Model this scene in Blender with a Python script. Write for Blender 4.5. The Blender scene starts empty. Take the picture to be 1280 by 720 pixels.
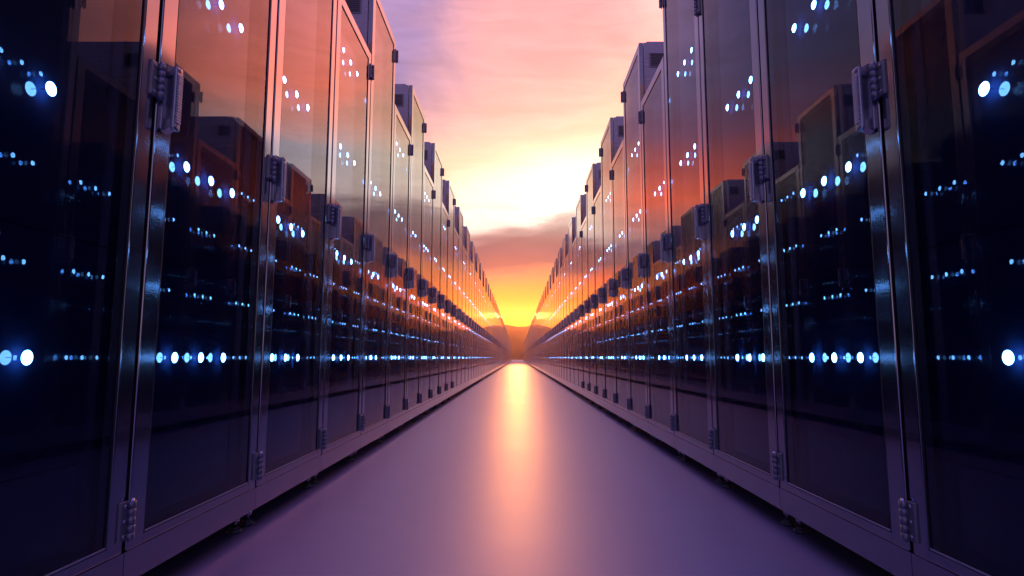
import bpy, bmesh, math, random
from math import radians as R
from mathutils import Vector, Matrix
random.seed(7)
scn = bpy.context.scene
COL = scn.collection

# ------------------------------------------------------------------ camera
F_PX = 766.0                       # focal length in pixels of the 1280 px wide photograph
PITCH = math.atan(87.0 / F_PX)
EYE = 0.49
cam_d = bpy.data.cameras.new('camera')
cam_d.sensor_width = 36.0
cam_d.lens = 36.0 * F_PX / 1280.0
cam_d.shift_x = -7.0 / 1280.0
cam_d.clip_start = 0.02
cam_d.clip_end = 4000
cam = bpy.data.objects.new('camera', cam_d)
COL.objects.link(cam)
cam.location = (0, 0, EYE)
cam.rotation_euler = (R(90) + PITCH, 0, 0)
scn.camera = cam

# ------------------------------------------------------------------ render settings
scn.view_settings.view_transform = 'Standard'
scn.view_settings.look = 'None'
scn.view_settings.gamma = 1
scn.view_settings.exposure = 0.0
scn.cycles.max_bounces = 14
scn.cycles.diffuse_bounces = 3
scn.cycles.glossy_bounces = 10
scn.cycles.transparent_max_bounces = 40
scn.cycles.transmission_bounces = 4
scn.cycles.volume_bounces = 0
scn.cycles.sample_clamp_indirect = 6.0
scn.cycles.blur_glossy = 0.0
scn.cycles.caustics_reflective = True
scn.cycles.use_denoising = True
scn.cycles.use_adaptive_sampling = False

# ------------------------------------------------------------------ sky
SUN_AZ, SUN_EL = 0.0, 3.9          # degrees: azimuth to the right of the aisle, elevation
world = bpy.data.worlds.new('World')
scn.world = world
world.use_nodes = True
wt = world.node_tree
wt.nodes.clear()


def s2l(c):
    return tuple((x / 255 / 12.92) if x / 255 <= 0.04045 else ((x / 255 + 0.055) / 1.055) ** 2.4 for x in c)


class NB:
    """tiny node-building helper"""
    def __init__(self, tree):
        self.t = tree

    def n(self, kind, **kw):
        nd = self.t.nodes.new(kind)
        for k, v in kw.items():
            setattr(nd, k, v)
        return nd

    def put(self, sock, v):
        if isinstance(v, bpy.types.NodeSocket):
            self.t.links.new(v, sock)
        else:
            sock.default_value = v

    def math(self, op, a, b=0.0, c=0.0, clamp=False):
        nd = self.n('ShaderNodeMath', operation=op, use_clamp=clamp)
        self.put(nd.inputs[0], a)
        self.put(nd.inputs[1], b)
        self.put(nd.inputs[2], c)
        return nd.outputs[0]

    def smooth(self, v, a, b, lo=0.0, hi=1.0):
        nd = self.n('ShaderNodeMapRange', interpolation_type='SMOOTHSTEP')
        self.put(nd.inputs['Value'], v)
        nd.inputs['From Min'].default_value = a
        nd.inputs['From Max'].default_value = b
        nd.inputs['To Min'].default_value = lo
        nd.inputs['To Max'].default_value = hi
        return nd.outputs[0]

    def mix(self, f, a, b, mode='MIX'):
        nd = self.n('ShaderNodeMix', data_type='RGBA', blend_type=mode)
        self.put(nd.inputs[0], f)
        self.put(nd.inputs[6], a)
        self.put(nd.inputs[7], b)
        return nd.outputs[2]

    def noise(self, vec, scale, detail=5, rough=0.55, dist=0.0):
        nd = self.n('ShaderNodeTexNoise')
        self.put(nd.inputs['Vector'], vec)
        nd.inputs['Scale'].default_value = scale
        nd.inputs['Detail'].default_value = detail
        nd.inputs['Roughness'].default_value = rough
        nd.inputs['Distortion'].default_value = dist
        return nd.outputs['Fac']

    def xyz(self, x, y, z):
        nd = self.n('ShaderNodeCombineXYZ')
        self.put(nd.inputs[0], x)
        self.put(nd.inputs[1], y)
        self.put(nd.inputs[2], z)
        return nd.outputs[0]

    def ramp(self, fac, stops, span):
        """stops: (position, sRGB colour, gain) ; position divided by span"""
        nd = self.n('ShaderNodeValToRGB')
        cr = nd.color_ramp
        cr.interpolation = 'LINEAR'
        while len(cr.elements) > 1:
            cr.elements.remove(cr.elements[-1])
        for i, (p, c, g) in enumerate(stops):
            e = cr.elements[0] if i == 0 else cr.elements.new(p / span)
            e.position = p / span
            e.color = tuple(c) + (1,) if g is None else tuple(x * g for x in s2l(c)) + (1,)
        self.put(nd.inputs[0], fac)
        return nd.outputs[0]


def build_sky():
    b = NB(wt)
    tc = b.n('ShaderNodeTexCoord')
    sep = b.n('ShaderNodeSeparateXYZ')
    wt.links.new(tc.outputs['Generated'], sep.inputs[0])
    x, y, z = sep.outputs
    el = b.math('MULTIPLY', b.math('ARCSINE', z), 180 / math.pi)
    az = b.math('MULTIPLY', b.math('ARCTAN2', x, y), 180 / math.pi)
    # drifting cloud streaks bend the colour bands
    sv = b.xyz(b.math('MULTIPLY', az, 0.045), b.math('ADD', b.math('MULTIPLY', el, 0.16), b.math('MULTIPLY', az, -0.02)), 3.7)
    n1 = b.noise(sv, 1.0, 6, 0.55, 0.4)
    n2 = b.noise(b.xyz(b.math('MULTIPLY', az, 0.10), b.math('MULTIPLY', el, 0.55), 9.1), 1.0, 7, 0.6, 0.6)
    n3 = b.noise(b.xyz(b.math('MULTIPLY', az, 0.07), b.math('ADD', b.math('MULTIPLY', el, 0.11), b.math('MULTIPLY', az, 0.05)), 1.3), 1.0, 5, 0.55, 0.8)
    warp = b.math('ADD', b.math('MULTIPLY', b.math('SUBTRACT', n1, 0.5), 2.6), b.math('MULTIPLY', b.math('SUBTRACT', n2, 0.5), 2.2))
    warp = b.math('MULTIPLY', warp, b.smooth(el, 1.0, 9.0, 0.25, 1.0))
    # the bright break in the cloud leans up to the right
    lean = b.math('MULTIPLY', b.math('MAXIMUM', b.math('MINIMUM', az, 9.0), -9.0), -0.26)
    warp = b.math('ADD', warp, b.math('MULTIPLY', lean, b.smooth(el, 6.0, 12.0)))
    e2 = b.math('DIVIDE', b.math('ADD', el, warp), 90.0, clamp=True)
    L = None                            # stops marked L are linear radiance already
    centre = b.ramp(e2, [
        (0, (2.6, .34, .02), L), (2.4, (4.4, .80, .04), L), (4.2, (4.8, 1.08, .12), L), (5.4, (3.0, .55, .06), L),
        (6.6, (1.5, .40, .10), L), (7.6, (.70, .28, .17), L), (8.4, (.19, .12, .17), L), (10.9, (.12, .105, .17), L), (11.8, (.36, .29, .33), L),
        (12.4, (1.15, .92, .82), L), (14.5, (1.35, 1.16, .92), L), (16.5, (1.4, 1.12, .82), L), (19, (1.38, .90, .58), L), (22, (1.24, .68, .53), L),
        (26, (1.16, .56, .51), L), (33, (1.08, .49, .50), L), (45, (.55, .28, .62), L), (60, (.40, .22, 1.2), L), (90, (.30, .22, 1.5), L)], 90)
    right = b.ramp(e2, [
        (0, (3.2, .45, .03), L), (3, (6.0, 1.3, .12), L), (5, (6.0, 1.5, .2), L), (7, (3.2, .75, .25), L),
        (9, (.55, .32, .34), L), (11, (.55, .40, .42), L), (13, (1.9, 1.5, 1.35), L), (16, (1.5, 1.35, 1.4), L),
        (18, (2.6, 1.1, .85), L), (21, (3.5, .84, .52), L), (26, (3.1, .82, .66), L), (31, (2.6, .85, .78), L),
        (38, (1.6, .5, .7), L), (50, (.6, .25, .8), L), (90, (.30, .22, 1.5), L)], 90)
    left = b.ramp(e2, [
        (0, (2.8, .3, .02), L), (3, (5.2, .62, .05), L), (5.5, (4.6, .60, .09), L), (7.5, (2.2, .34, .14), L),
        (9.5, (.5, .26, .28), L), (12, (.55, .34, .42), L), (14, (1.3, .42, .34), L), (16.5, (2.2, .36, .18), L),
        (19, (1.3, .25, .20), L), (22, (.50, .19, .30), L), (27, (.21, .18, .36), L), (38, (.17, .17, .48), L),
        (55, (.22, .2, 1.0), L), (90, (.30, .22, 1.5), L)], 90)
    azn = b.math('ADD', az, b.math('MULTIPLY', b.math('SUBTRACT', n3, 0.5), 14.0))
    col = b.mix(b.smooth(azn, 8.0, 20.0), centre, right)
    col = b.mix(b.smooth(azn, -4.5, -13.0), col, left)
    # the lit cloud ends further round to either side, in dull mauve
    far_az = b.math('MULTIPLY', b.smooth(b.math('ABSOLUTE', azn), 24.0, 40.0), 0.72)
    col = b.mix(far_az, col, (0.30, 0.22, 0.30, 1))
    # high lavender at the upper left of the opening
    azl = b.math('ADD', az, b.math('MULTIPLY', b.math('SUBTRACT', n3, 0.5), 6.0))
    lav = b.math('MULTIPLY', b.smooth(azl, -1.5, -14.0), b.smooth(el, 17.0, 31.0))
    lav = b.math('MULTIPLY', lav, b.smooth(azn, -26.0, -15.0))
    col = b.mix(lav, col, s2l((198, 160, 208)) + (1,))
    # glow round the hidden sun
    dx = b.math('SUBTRACT', az, 3.6)
    dy = b.math('SUBTRACT', el, 15.0)
    r2 = b.math('ADD', b.math('MULTIPLY', dx, b.math('MULTIPLY', dx, 0.02)), b.math('MULTIPLY', dy, b.math('MULTIPLY', dy, 0.045)))
    glow = b.math('POWER', 2.718, b.math('MULTIPLY', r2, -1.0))
    glow = b.math('MULTIPLY', b.math('MULTIPLY', glow, 0.55), b.smooth(el, 9.5, 13.0))
    add = b.n('ShaderNodeVectorMath', operation='SCALE')
    add.inputs[0].default_value = (1.0, 0.86, 0.62)
    b.put(add.inputs['Scale'], glow)
    col = b.mix(1.0, col, add.outputs[0], 'ADD')
    # fine streaks
    st = b.smooth(n2, 0.3, 0.75, 0.88, 1.1)
    sc = b.n('ShaderNodeVectorMath', operation='SCALE')
    b.put(sc.inputs[0], col)
    b.put(sc.inputs['Scale'], st)
    col = sc.outputs[0]
    # dusk behind the camera
    back = b.ramp(b.math('DIVIDE', el, 90.0, clamp=True), [(0, (130, 108, 130), 2.0), (15, (122, 108, 145), 1.8), (40, (105, 92, 165), 1.0), (90, (100, 85, 215), 2.3)], 90)
    aaz = b.math('ABSOLUTE', az)
    col = b.mix(b.smooth(aaz, 60.0, 120.0), col, back)
    low = b.smooth(el, -3.0, -0.2)
    col = b.mix(low, (0.03, 0.018, 0.02, 1), col)
    bg = b.n('ShaderNodeBackground')
    b.put(bg.inputs[0], col)
    bg.inputs[1].default_value = 1.0
    # physical dusk sky underneath
    sky = b.n('ShaderNodeTexSky', sky_type='NISHITA')
    sky.sun_disc = False
    sky.sun_elevation = R(SUN_EL)
    sky.sun_rotation = R(SUN_AZ)
    bg2 = b.n('ShaderNodeBackground')
    wt.links.new(sky.outputs[0], bg2.inputs[0])
    bg2.inputs[1].default_value = 0.001
    ad = b.n('ShaderNodeAddShader')
    wt.links.new(bg.outputs[0], ad.inputs[0])
    wt.links.new(bg2.outputs[0], ad.inputs[1])
    out = b.n('ShaderNodeOutputWorld')
    wt.links.new(ad.outputs[0], out.inputs['Surface'])


build_sky()
world.cycles.sampling_method = 'MANUAL'
world.cycles.sample_map_resolution = 1024

# ------------------------------------------------------------------ sun
sun_d = bpy.data.lights.new('sun', 'SUN')
sun_d.energy = 0.85
sun_d.angle = R(0.6)
sun_d.color = (1.0, 0.31, 0.065)
sun = bpy.data.objects.new('sun', sun_d)
COL.objects.link(sun)
sdir = Vector((math.sin(R(SUN_AZ)) * math.cos(R(SUN_EL)), math.cos(R(SUN_AZ)) * math.cos(R(SUN_EL)), math.sin(R(SUN_EL))))
sun.rotation_euler = (-sdir).to_track_quat('-Z', 'Y').to_euler()


# ------------------------------------------------------------------ materials
def new_mat(name):
    m = bpy.data.materials.new(name)
    m.use_nodes = True
    m.node_tree.nodes.clear()
    return m, NB(m.node_tree)


def out(b, shader):
    o = b.n('ShaderNodeOutputMaterial')
    b.t.links.new(shader, o.inputs['Surface'])


def princ(b, **kw):
    p = b.n('ShaderNodeBsdfPrincipled')
    for k, v in kw.items():
        b.put(p.inputs[k.replace('_', ' ')], v)
    return p


def bump(b, h, strength, dist):
    nd = b.n('ShaderNodeBump')
    nd.inputs['Strength'].default_value = strength
    nd.inputs['Distance'].default_value = dist
    b.put(nd.inputs['Height'], h)
    return nd.outputs[0]


def obj_vec(b, sx, sy, sz):
    tc = b.n('ShaderNodeTexCoord')
    mp = b.n('ShaderNodeMapping')
    mp.inputs['Scale'].default_value = (sx, sy, sz)
    b.t.links.new(tc.outputs['Object'], mp.inputs[0])
    return mp.outputs[0]


def metal(name, col, rough, metallic=1.0, spread=0.05, streak=(3, 3, 40)):
    m, b = new_mat(name)
    n = b.noise(obj_vec(b, *streak), 1.0, 4, 0.6)
    n2 = b.noise(obj_vec(b, 2.5, 2.5, 1.2), 1.0, 6, 0.65)
    r = b.math('ADD', b.math('MULTIPLY', b.math('SUBTRACT', n, 0.5), spread), b.math('ADD', rough, b.math('MULTIPLY', b.math('SUBTRACT', n2, 0.5), spread * 1.5)))
    c = b.mix(b.smooth(n2, 0.35, 0.7), col + (1,), tuple(x * 0.86 for x in col) + (1,))
    p = princ(b, Base_Color=c, Metallic=metallic, Roughness=r)
    out(b, p.outputs[0])
    return m


M = {}
M['frame'] = metal('brushed_frame_metal', (0.33, 0.32, 0.38), 0.10, 0.95, 0.015)
M['panel'] = metal('painted_cabinet_panel', (0.46, 0.43, 0.47), 0.27, 0.3)
M['dark'] = metal('dark_metal', (0.10, 0.095, 0.11), 0.38, 0.8)
M['hinge'] = metal('hinge_metal', (0.26, 0.24, 0.275), 0.38, 0.6)
M['handle'] = metal('handle_metal', (0.36, 0.36, 0.46), 0.26, 0.8)
M['steel'] = metal('bright_steel', (0.62, 0.58, 0.58), 0.22, 1.0)
M['rib'] = metal('pale_rib_metal', (0.72, 0.64, 0.64), 0.5, 0.25)  # paler, rougher and slightly pinker than the grip metal
M['black'] = metal('black_interior', (0.012, 0.012, 0.016), 0.55, 0.0)


def mk_face():
    m, b = new_mat('server_faceplate')
    n = b.noise(obj_vec(b, 6, 6, 6), 1.0, 4, 0.6)
    r = b.math('ADD', 0.0, b.math('MULTIPLY', n, 0.0))
    p = princ(b, Base_Color=(0.010, 0.018, 0.056, 1), Metallic=0.0, Roughness=r, IOR=1.5)
    out(b, p.outputs[0])
    return m


M['face'] = mk_face()


def mk_glass(name, R0, tint):
    m, b = new_mat(name)
    g = b.n('ShaderNodeNewGeometry')
    d = b.n('ShaderNodeVectorMath', operation='DOT_PRODUCT')
    b.t.links.new(g.outputs['Incoming'], d.inputs[0])
    b.t.links.new(g.outputs['Normal'], d.inputs[1])
    c = b.math('SUBTRACT', 1.0, b.math('ABSOLUTE', d.outputs['Value']), clamp=True)
    f = b.math('POWER', c, 5.0)
    fac = b.math('ADD', R0, b.math('MULTIPLY', f, 0.97 - R0), clamp=True)
    tr = b.n('ShaderNodeBsdfTransparent')
    tr.inputs[0].default_value = tint + (1,)
    gl = b.n('ShaderNodeBsdfGlossy')
    gl.inputs['Color'].default_value = (0.98, 0.95, 0.97, 1)
    gl.inputs['Roughness'].default_value = 0.0
    mx = b.n('ShaderNodeMixShader')
    b.put(mx.inputs[0], fac)
    b.t.links.new(tr.outputs[0], mx.inputs[1])
    b.t.links.new(gl.outputs[0], mx.inputs[2])
    out(b, mx.outputs[0])
    return m


M['glass'] = mk_glass('tinted_outer_glass', 0.045, (0.50, 0.58, 0.72))


def mk_tint():
    m, b = new_mat('clear_inner_face')
    tr = b.n('ShaderNodeBsdfTransparent')
    tr.inputs[0].default_value = (0.93, 0.95, 0.98, 1)
    out(b, tr.outputs[0])
    return m


M['tint'] = mk_tint()


def mk_led(name, strength, sample):
    m, b = new_mat(name)
    e = b.n('ShaderNodeEmission')
    e.inputs[0].default_value = (0.20, 0.54, 1.0, 1)
    e.inputs[1].default_value = strength
    out(b, e.outputs[0])
    m.cycles.emission_sampling = 'FRONT' if sample else 'NONE'
    return m


M['led'] = mk_led('lit_led', 36, True)
M['led_far'] = mk_led('lit_led_far', 36, False)


def mk_floor():
    m, b = new_mat('glossy_floor')
    n = b.noise(obj_vec(b, 0.6, 0.6, 1), 1.0, 6, 0.6)
    n2 = b.noise(obj_vec(b, 9, 9, 1), 1.0, 5, 0.6)
    r = b.math('ADD', 0.485, b.math('MULTIPLY', b.math('SUBTRACT', n, 0.5), 0.07))
    c = b.mix(n2, (0.275, 0.265, 0.47, 1), (0.30, 0.285, 0.50, 1))
    p = princ(b, Base_Color=c, Metallic=0.93, Roughness=r, IOR=1.6)
    out(b, p.outputs[0])
    return m


M['floor'] = mk_floor()


def mk_hill():
    m, b = new_mat('scrub_hillside')
    n = b.noise(obj_vec(b, 0.05, 0.05, 0.05), 1.0, 8, 0.65)
    c = b.mix(n, (0.045, 0.026, 0.014, 1), (0.09, 0.05, 0.025, 1))
    p = princ(b, Base_Color=c, Roughness=0.95)
    out(b, p.outputs[0])
    return m


M['hill'] = mk_hill()


# ------------------------------------------------------------------ mesh helpers
class MB:
    """collects shapes into one mesh; several materials allowed"""
    def __init__(self, s=1):
        self.v, self.f, self.m, self.sm = [], [], [], []
        self.mats = []
        self.s = s                     # +1 right row, -1 left row (x mirrored)

    def mi(self, mat):
        if mat not in self.mats:
            self.mats.append(mat)
        return self.mats.index(mat)

    def face(self, pts, mat, smooth=False):
        i = len(self.v)
        pts = [(p[0] * self.s, p[1], p[2]) for p in pts]
        if self.s < 0:
            pts = pts[::-1]
        self.v += pts
        self.f.append(tuple(range(i, i + len(pts))))
        self.m.append(self.mi(mat))
        self.sm.append(smooth)

    def box(self, x0, x1, y0, y1, z0, z1, mat, bev=0.0, skip=''):
        """axis box, vertical and horizontal edges softened by bev (a real chamfer)"""
        if bev <= 0:
            c = [(x0, y0, z0), (x1, y0, z0), (x1, y1, z0), (x0, y1, z0), (x0, y0, z1), (x1, y0, z1), (x1, y1, z1), (x0, y1, z1)]
            for k, q in {'b': (3, 2, 1, 0), 't': (4, 5, 6, 7), 'n': (0, 1, 5, 4), 'r': (1, 2, 6, 5), 'f': (2, 3, 7, 6), 'l': (3, 0, 4, 7)}.items():
                if k not in skip:
                    self.face([c[i] for i in q], mat)
            return
        bm = bmesh.new()
        bmesh.ops.create_cube(bm, size=1.0)
        for v in bm.verts:
            v.co = Vector((x0 + (v.co.x + .5) * (x1 - x0), y0 + (v.co.y + .5) * (y1 - y0), z0 + (v.co.z + .5) * (z1 - z0)))
        bmesh.ops.bevel(bm, geom=bm.edges[:], offset=bev, segments=2, affect='EDGES', profile=0.5)
        for f in bm.faces:
            self.face([tuple(v.co) for v in f.verts], mat)
        bm.free()

    def cyl(self, a, b_, r0, r1, n, mat, caps=True):
        a, b_ = Vector(a), Vector(b_)
        d = (b_ - a).normalized()
        u = d.orthogonal().normalized()
        w = d.cross(u)
        ra = [a + (u * math.cos(2 * math.pi * i / n) + w * math.sin(2 * math.pi * i / n)) * r0 for i in range(n)]
        rb = [b_ + (u * math.cos(2 * math.pi * i / n) + w * math.sin(2 * math.pi * i / n)) * r1 for i in range(n)]
        for i in range(n):
            j = (i + 1) % n
            self.face([ra[i], ra[j], rb[j], rb[i]], mat, True)
        if caps:
            self.face(ra[::-1], mat)
            self.face(rb, mat)

    def dome(self, c, r, h, mat, n=20, rings=4):
        """low lens bulging towards -x (the aisle)"""
        prev = None
        for k in range(rings + 1):
            t = k / rings * math.pi / 2
            rr, hh = r * math.cos(t), h * math.sin(t)
            ring = [(c[0] - hh, c[1] + rr * math.cos(2 * math.pi * i / n), c[2] + rr * math.sin(2 * math.pi * i / n)) for i in range(n)]
            if prev:
                for i in range(n):
                    j = (i + 1) % n
                    if k == rings:
                        self.face([prev[j], prev[i], (c[0] - h, c[1], c[2])], mat, True)
                    else:
                        self.face([prev[j], prev[i], ring[i], ring[j]], mat, True)
            prev = ring

    def prism(self, prof, y0, y1, mat):
        """profile in x,z (counter-clockwise seen from -y) pulled along y"""
        n = len(prof)
        self.face([(p[0], y0, p[1]) for p in prof], mat)
        self.face([(p[0], y1, p[1]) for p in prof][::-1], mat)
        for i in range(n):
            j = (i + 1) % n
            self.face([(prof[j][0], y0, prof[j][1]), (prof[i][0], y0, prof[i][1]), (prof[i][0], y1, prof[i][1]), (prof[j][0], y1, prof[j][1])], mat)

    def build(self, name, parent=None, mesh_name=None):
        me = bpy.data.meshes.new(mesh_name or name)
        me.from_pydata(self.v, [], self.f)
        for mt in self.mats:
            me.materials.append(mt)
        me.polygons.foreach_set('material_index', self.m)
        me.polygons.foreach_set('use_smooth', self.sm)
        bm = bmesh.new()
        bm.from_mesh(me)
        bmesh.ops.remove_doubles(bm, verts=bm.verts, dist=1e-5)
        bm.to_mesh(me)
        bm.free()
        me.update()
        o = bpy.data.objects.new(name, me)
        COL.objects.link(o)
        if parent is not None:
            o.parent = parent
        return o


# ------------------------------------------------------------------ ground and hills
def ground():
    g = MB()
    g.face([(-180, -40, 0), (180, -40, 0), (180, 232, 0), (-180, 232, 0)], M['floor'])
    o = g.build('ground')
    o['kind'] = 'structure'


def hills():
    from mathutils import noise as mn
    g = MB()
    nx, ny = 150, 26
    X0, X1, Y0, Y1 = -176.0, 176.0, 140.0, 228.0
    def hgt(x, y):
        t = (y - Y0) / (Y1 - Y0)
        az = math.degrees(math.atan2(x, y))
        ridge = 2.85 + 0.34 * math.exp(-((az + 1.5) / 0.9) ** 2) + 0.30 * math.exp(-((az - 1.7) / 1.0) ** 2) - 0.5 * min(1, abs(az) / 9) + 0.8 * math.exp(-((abs(az) - 17) / 6) ** 2)
        prof = math.sin(min(1.0, t / 0.62) * math.pi / 2) ** 1.3 if t < 0.62 else math.cos((t - 0.62) / 0.38 * math.pi / 2) ** 0.8
        h = math.tan(R(max(0.4, ridge))) * (Y0 + 0.62 * (Y1 - Y0)) * prof
        h += prof * 0.9 * mn.fractal(Vector((x * 0.03, y * 0.03, 0)), 0.8, 2.0, 5)
        return h - 0.2
    P = [[(X0 + (X1 - X0) * i / nx, Y0 + (Y1 - Y0) * j / ny) for i in range(nx + 1)] for j in range(ny + 1)]
    Q = [[(x, y, hgt(x, y)) for x, y in row] for row in P]
    for j in range(ny):
        for i in range(nx):
            g.face([Q[j][i], Q[j][i + 1], Q[j + 1][i + 1], Q[j + 1][i]], M['hill'], True)
    o = g.build('hills')
    o['kind'] = 'structure'


ground()
hills()


def haze():
    m, b = new_mat('warm_evening_haze')
    v = b.n('ShaderNodeVolumePrincipled')
    v.inputs['Color'].default_value = (1.0, 0.66, 0.50, 1)
    v.inputs['Density'].default_value = 0.0013
    v.inputs['Anisotropy'].default_value = 0.86
    o = b.n('ShaderNodeOutputMaterial')
    b.t.links.new(v.outputs[0], o.inputs['Volume'])
    g = MB()
    g.box(-181, 181, -41, 233, -1.4, 20, m)
    o = g.build('haze')
    o['kind'] = 'stuff'


haze()

# ------------------------------------------------------------------ server racks
D = 0.7595            # distance from the aisle's centre line to the face of the doors
W = 0.60              # rack pitch
Y_FIRST = 0.635       # near edge of rack 0
BASE = 0.054          # underside of the cabinet
DOOR0 = 0.116         # bottom of the door
DEPTH = 1.0
TOP = {'short': 2.055, 'tall': 2.45}
LED_Z = [0.490, 0.934, 1.408, 1.852]
LED_Y = {'odd': [0.160, 0.275, 0.390], 'even': [0.112, 0.226, 0.340]}
LED_X = 0.0125        # front of the indicator buttons, just behind the pane
FACE_X = 0.033        # depth of the server faces behind the door plane (x = 0)


def cabinet(s, h):
    t = TOP[h]
    b = MB(s)
    x0, x1, y0, y1 = 0.030, DEPTH, 0.002, W - 0.002
    th = 0.018
    b.box(x0, x1, y0, y0 + th, BASE, t, M['panel'], 0.003)
    b.box(x0, x1, y1 - th, y1, BASE, t, M['panel'], 0.003)
    b.box(x0 + .001, x1 - .001, y0 + th, y1 - th, t - 0.02, t - .001, M['panel'])
    b.box(x0 + .001, x1 - .001, y0 + th, y1 - th, BASE + .001, BASE + .02, M['dark'])
    b.box(x1 - 0.02, x1 - .001, y0 + th, y1 - th, BASE + .02, t - .02, M['black'])
    # front posts just behind the door and the raised roof cap
    b.box(x0 - .002, x0 + .03, y0 - .0005, y0 + .0225, DOOR0, t - .002, M['panel'])
    b.box(x0 - .002, x0 + .03, y1 - .0225, y1 + .0005, DOOR0, t - .002, M['panel'])
    b.box(x0 + 0.02, x1 - 0.02, y0 + .012, y1 - .012, t, t + 0.014, M['panel'], 0.004)
    return b


def plinth(s):
    b = MB(s)
    b.box(0.0005, 0.030, 0.0012, W - 0.0012, BASE, DOOR0 - .0004, M['frame'], 0.0007)
    return b


def door_frame(s, h, simple=False):
    t = TOP[h]
    b = MB(s)
    y0, y1 = 0.0045, W - 0.0085
    a, c = 0.055, 0.046
    bt, tp = 0.023, 0.046
    bev = 0.0 if simple else 0.0028
    x0, x1 = 0.0, 0.026
    b.box(x0, x1, y0, y0 + a, DOOR0, t, M['frame'], bev)
    b.box(x0, x1, y1 - c, y1, DOOR0, t, M['frame'], bev)
    b.box(x0 + .0004, x1 - .0004, y0 + a - .003, y1 - c + .003, DOOR0 + .0004, DOOR0 + bt, M['frame'], bev)
    b.box(x0 + .0004, x1 - .0004, y0 + a - .003, y1 - c + .003, t - tp, t - .0004, M['frame'], bev)
    if not simple:                     # black side and top strips stand in for the inset pane's shade line
        g = 0.0035
        ya, yb, za, zb = y0 + a, y1 - c, DOOR0 + bt, t - tp
        b.box(0.0015, 0.0037, ya - .001, ya + g, za, zb, M['black'])
        b.box(0.0015, 0.0037, yb - g, yb + .001, za, zb, M['black'])
        b.box(0.0018, 0.0036, ya + g, yb - g, zb - g, zb + .001, M['black'])
        b.box(0.0010, 0.0036, ya + g, yb - g, za - .001, za + .003, M['steel'])
    return b


def pane(s, h):
    """laminated pane: mirror-coated outer face almost flush with the frame, plain tinted inner face"""
    t = TOP[h]
    b = MB(s)
    y0, y1, z0, z1 = 0.0045 + 0.0555, W - 0.0085 - 0.0465, DOOR0 + 0.0235, t - 0.0465
    b.box(0.004, 0.009, y0, y1, z0, z1, M['glass'], 0, 'r')
    b.face([(0.009, y0, z0), (0.009, y1, z0), (0.009, y1, z1), (0.009, y0, z1)], M['tint'])
    return b


def handle(s):
    b = MB(s)
    yc = 0.027
    z0, z1 = 0.966, 1.118
    # latch plate on the stile and the recessed web behind the grip
    b.box(-0.005, 0.001, yc - .012, yc + .014, z0 + .006, z1 - .004, M['handle'], 0.0015)
    b.box(-0.026, -0.004, yc - .004, yc + .008, z0 + .020, z1 - .020, M['handle'], 0.001)
    # two slanted end brackets
    for za, zb, k in ((z0, z0 + .026, 1), (z1 - .026, z1, -1)):
        if k > 0:
            prof = [(-0.004, za), (-0.004, zb + .004), (-0.028, zb), (-0.028, za + .012)]
        else:
            prof = [(-0.004, za - .004), (-0.004, zb), (-0.028, zb - .012), (-0.028, za)]
        b.prism(prof[::-1], yc - .0105, yc + .0125, M['handle'])
    # grip with a ribbed face
    b.box(-0.0315, -0.022, yc - .0115, yc + .0135, z0 + .006, z1 - .006, M['handle'], 0.003)
    n = 17
    for i in range(n):
        za = z0 + .022 + i * (z1 - z0 - .044) / n
        b.box(-0.0345, -0.031, yc - .0065, yc + .0085, za, za + .0040, M['rib'])
    for zz in (z0 + .013, z1 - .013):
        b.cyl((-0.031, yc + .001, zz), (-0.0345, yc + .001, zz), .0045, .004, 12, M['steel'])
    return b


def hinge(s, zc):
    b = MB(s)
    y = W - 0.002
    b.box(-0.005, 0.002, y - .026, y - .004, zc - .037, zc + .037, M['hinge'], 0.0015)
    b.box(-0.0045, 0.002, y + .003, y + .016, zc - .037, zc + .037, M['hinge'], 0.0015)
    for i in range(5):
        za = zc - .0375 + i * .0151
        b.cyl((-0.009, y, za), (-0.009, y, za + .0138), .0075, .0075, 14, M['hinge'])
    b.cyl((-0.009, y, zc - .040), (-0.009, y, zc + .041), .004, .004, 10, M['steel'])
    for zz in (-.028, 0, .028):
        b.cyl((-0.0045, y - .015, zc + zz), (-0.0075, y - .015, zc + zz), .004, .0035, 10, M['steel'])
    return b


def foot(s, y):
    b = MB(s)
    x = 0.040
    b.cyl((x, y, 0.0005), (x, y, 0.010), .021, .019, 20, M['dark'])
    b.cyl((x, y, 0.010), (x, y, 0.016), .015, .009, 20, M['dark'])
    b.cyl((x, y, 0.014), (x, y, BASE + .002), .0065, .0065, 14, M['steel'])
    b.cyl((x, y, 0.030), (x, y, 0.040), .013, .013, 6, M['steel'])
    return b


def vent(s, h):
    t = TOP[h]
    b = MB(s)
    y = 0.002
    xa, xb, za, zb = 0.062, 0.165, t - 0.165, t - 0.070
    b.box(xa, xb, y - .004, y + .001, za, zb, M['hinge'], 0.0015)
    for i in range(8):
        z = za + .010 + i * .0105
        b.box(xa + .008, xb - .008, y - .007, y - .0035, z, z + .006, M['dark'])
    return b


def server(s, k, z0, z1):
    """one chassis: a deep box with a glossy face and a thin tab line"""
    b = MB(s)
    y0, y1 = 0.021, W - 0.021
    b.box(FACE_X, FACE_X + .70, y0, y1, z0 + .0008, z1 - .0008, M['face'])
    # pull-out tab along the lower edge and a shallow recessed line above it
    b.box(FACE_X - .0012, FACE_X + .001, y0 + .05, y1 - .05, z0 + .010, z0 + .0115, M['face'])
    return b


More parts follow.
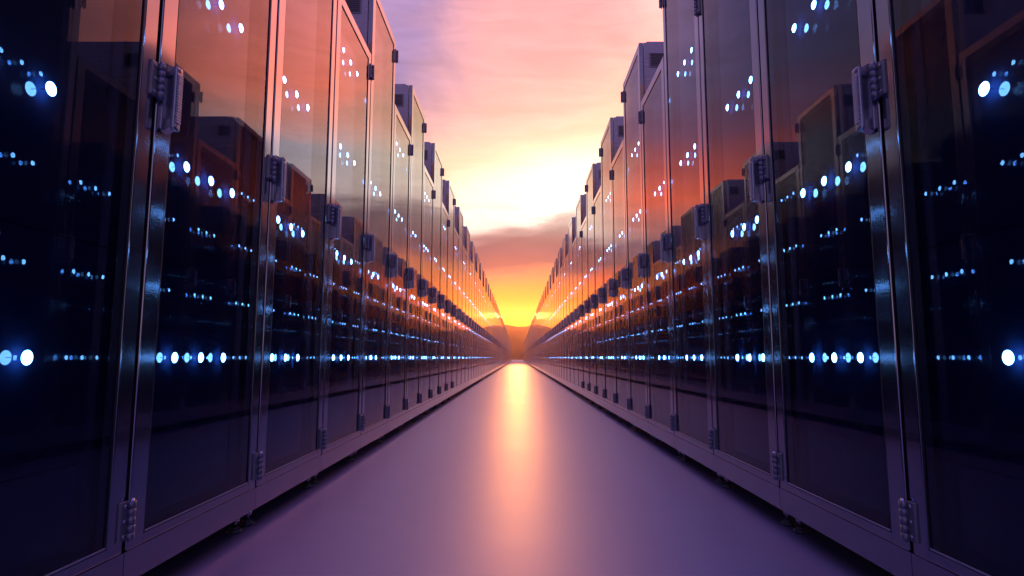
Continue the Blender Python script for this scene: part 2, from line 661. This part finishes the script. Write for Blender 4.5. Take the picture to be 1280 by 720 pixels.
def led(s, y, z, mat, b=None, n=18, rings=2):
    """indicator button: a glowing lens and rim on a thin dark stem that stands on the server face"""
    b = b or MB(s)
    b.dome((LED_X + .0035, y, z), 0.0118, 0.0035, mat, n, rings)
    b.face([(LED_X + .0035, y + .0118 * math.cos(-2 * math.pi * i / n), z + .0118 * math.sin(-2 * math.pi * i / n)) for i in range(n)], mat)
    if n > 12:
        b.cyl((LED_X + .0036, y, z), (FACE_X, y, z), .0006, .0006, 6, M['face'], False)
    return b


def server_spans(h, par):
    """(z0, z1, led height or None)"""
    lo, hi = BASE + .025, TOP[h] - .03
    sp = [(lo, 0.30, None), (0.30, 0.70, LED_Z[0]), (0.70, 1.16, LED_Z[1]), (1.16, 1.62, LED_Z[2])]
    if h == 'short':
        sp.append((1.62, hi, LED_Z[3] if par == 'odd' else None))
    else:
        sp += [(1.62, 2.06, LED_Z[3] if par == 'odd' else None), (2.06, hi, None)]
    return sp


def tag(o, label, group):
    o['label'] = label
    o['category'] = 'server rack'
    o['group'] = group


def proto_near(s, h, par):
    root = bpy.data.objects.new('server_rack', None)
    root.empty_display_size = 0.2
    COL.objects.link(root)
    cab = cabinet(s, h).build('cabinet', root)
    vent(s, h).build('side_vent', cab)
    plinth(s).build('plinth', root)
    d = door_frame(s, h).build('door', root)
    pane(s, h).build('glass_pane', d)
    handle(s).build('handle', d)
    for zc in (0.177, 1.068, TOP[h] - .095):
        hinge(s, zc).build('hinge', d)
    for y in (0.040, W - 0.040):
        foot(s, y).build('levelling_foot', root)
    for k, (z0, z1, lz) in enumerate(server_spans(h, par)):
        sv = server(s, k, z0, z1).build('server_unit', root)
        if lz:
            for y in LED_Y[par]:
                led(s, y, lz, M['led']).build('indicator_light', sv)
    return root


def proto_mid(s, h, par):
    root = bpy.data.objects.new('server_rack', None)
    root.empty_display_size = 0.2
    COL.objects.link(root)
    cabinet(s, h).build('cabinet', root)
    plinth(s).build('plinth', root)
    d = door_frame(s, h, True).build('door', root)
    pane(s, h).build('glass_pane', d)
    handle(s).build('handle', d)
    b = MB(s)
    b.box(FACE_X, FACE_X + .5, 0.021, W - .021, BASE + .025, TOP[h] - .03, M['face'])
    for z0, z1, lz in server_spans(h, par):
        if lz:
            for y in LED_Y[par]:
                led(s, y, lz, M['led_far'], b, 10, 2)
    b.build('server_unit', root)
    return root


def proto_far(s, h, par):
    t = TOP[h]
    b = MB(s)
    b.box(0.030, DEPTH, 0.002, W - .002, BASE, t, M['panel'], 0, 'l')
    b.box(FACE_X, 0.06, 0.003, W - .003, BASE + .002, t - .002, M['face'], 0, 'r')
    b.box(0.0005, 0.030, 0.0012, W - 0.0012, BASE, DOOR0 - .0015, M['frame'])
    y0, y1 = 0.0045, W - 0.0085
    b.box(0, .026, y0, y0 + .055, DOOR0, t, M['frame'])
    b.box(0, .026, y1 - .046, y1, DOOR0, t, M['frame'])
    b.box(.0004, .0256, y0 + .055, y1 - .046, DOOR0, DOOR0 + .023, M['frame'])
    b.box(.0004, .0256, y0 + .055, y1 - .046, t - .046, t, M['frame'])
    b.box(0.005, 0.010, y0 + .0555, y1 - .0465, DOOR0 + .0235, t - .0465, M['glass'])
    b.box(-.046, -.004, .020, .044, .978, 1.128, M['handle'])
    for z0, z1, lz in server_spans(h, par):
        if lz:
            for y in LED_Y[par]:
                led(s, y, lz, M['led_far'], b, 8, 2)
    return b.build('server_rack')


def copy_tree(o, parent=None):
    c = o.copy()
    COL.objects.link(c)
    if parent is not None:
        c.parent = parent
    for ch in list(o.children):
        copy_tree(ch, c)
    return c


N_RACKS = 134
N_NEAR, N_MID = 11, 30
ORD = ['first', 'second', 'third', 'fourth', 'fifth', 'sixth', 'seventh', 'eighth', 'ninth', 'tenth', 'eleventh', 'twelfth', 'thirteenth', 'fourteenth', 'fifteenth']


def rack_label(side, h, k):
    if k < 0:
        return f'{h} server rack standing beside the viewpoint at the near start of the {side} row'
    if k == 0:
        return {'left': 'near tall rack cut off by the left picture edge, big blue lights behind dark glass',
                'right': 'near short rack cut off by the right picture edge, big blue lights behind dark glass'}[side]
    if k == 1:
        return {'left': 'nearest full-width rack door in the left row, its pane mirroring a salmon sky',
                'right': 'nearest full-width rack door in the right row, its pane mirroring dark violet dusk'}[side]
    look = {'left': 'pane mirroring orange sky', 'right': 'pane mirroring violet dusk'}[side]
    kth = ORD[k // 2]  if k // 2 < len(ORD) else None
    if kth and k < 20:
        return f'{h} server rack, {kth} {h} one along the {side} row, {look}'
    if k < 44:
        return f'thin-looking {h} server rack midway down the {side} row, where doors shrink to strips'
    return f'{h} server rack at the far hill end of the {side} row, only a sliver wide'


protos = {}
for side, s in (('left', -1), ('right', 1)):
    for k in range(-2, N_RACKS):
        h = 'tall' if (k % 2 == 0) == (side == 'left') else 'short'
        lod = 'near' if k < N_NEAR else 'mid' if k < N_MID else 'far'
        key = (s, h, lod)
        if key not in protos:
            o = {'near': proto_near, 'mid': proto_mid, 'far': proto_far}[lod](s, h, 'odd' if k % 2 else 'even')
            protos[key] = o
        else:
            o = copy_tree(protos[key])
        o.location = (s * D, Y_FIRST + W * k, 0)
        tag(o, rack_label(side, h, k), f'server racks of the {side} row')
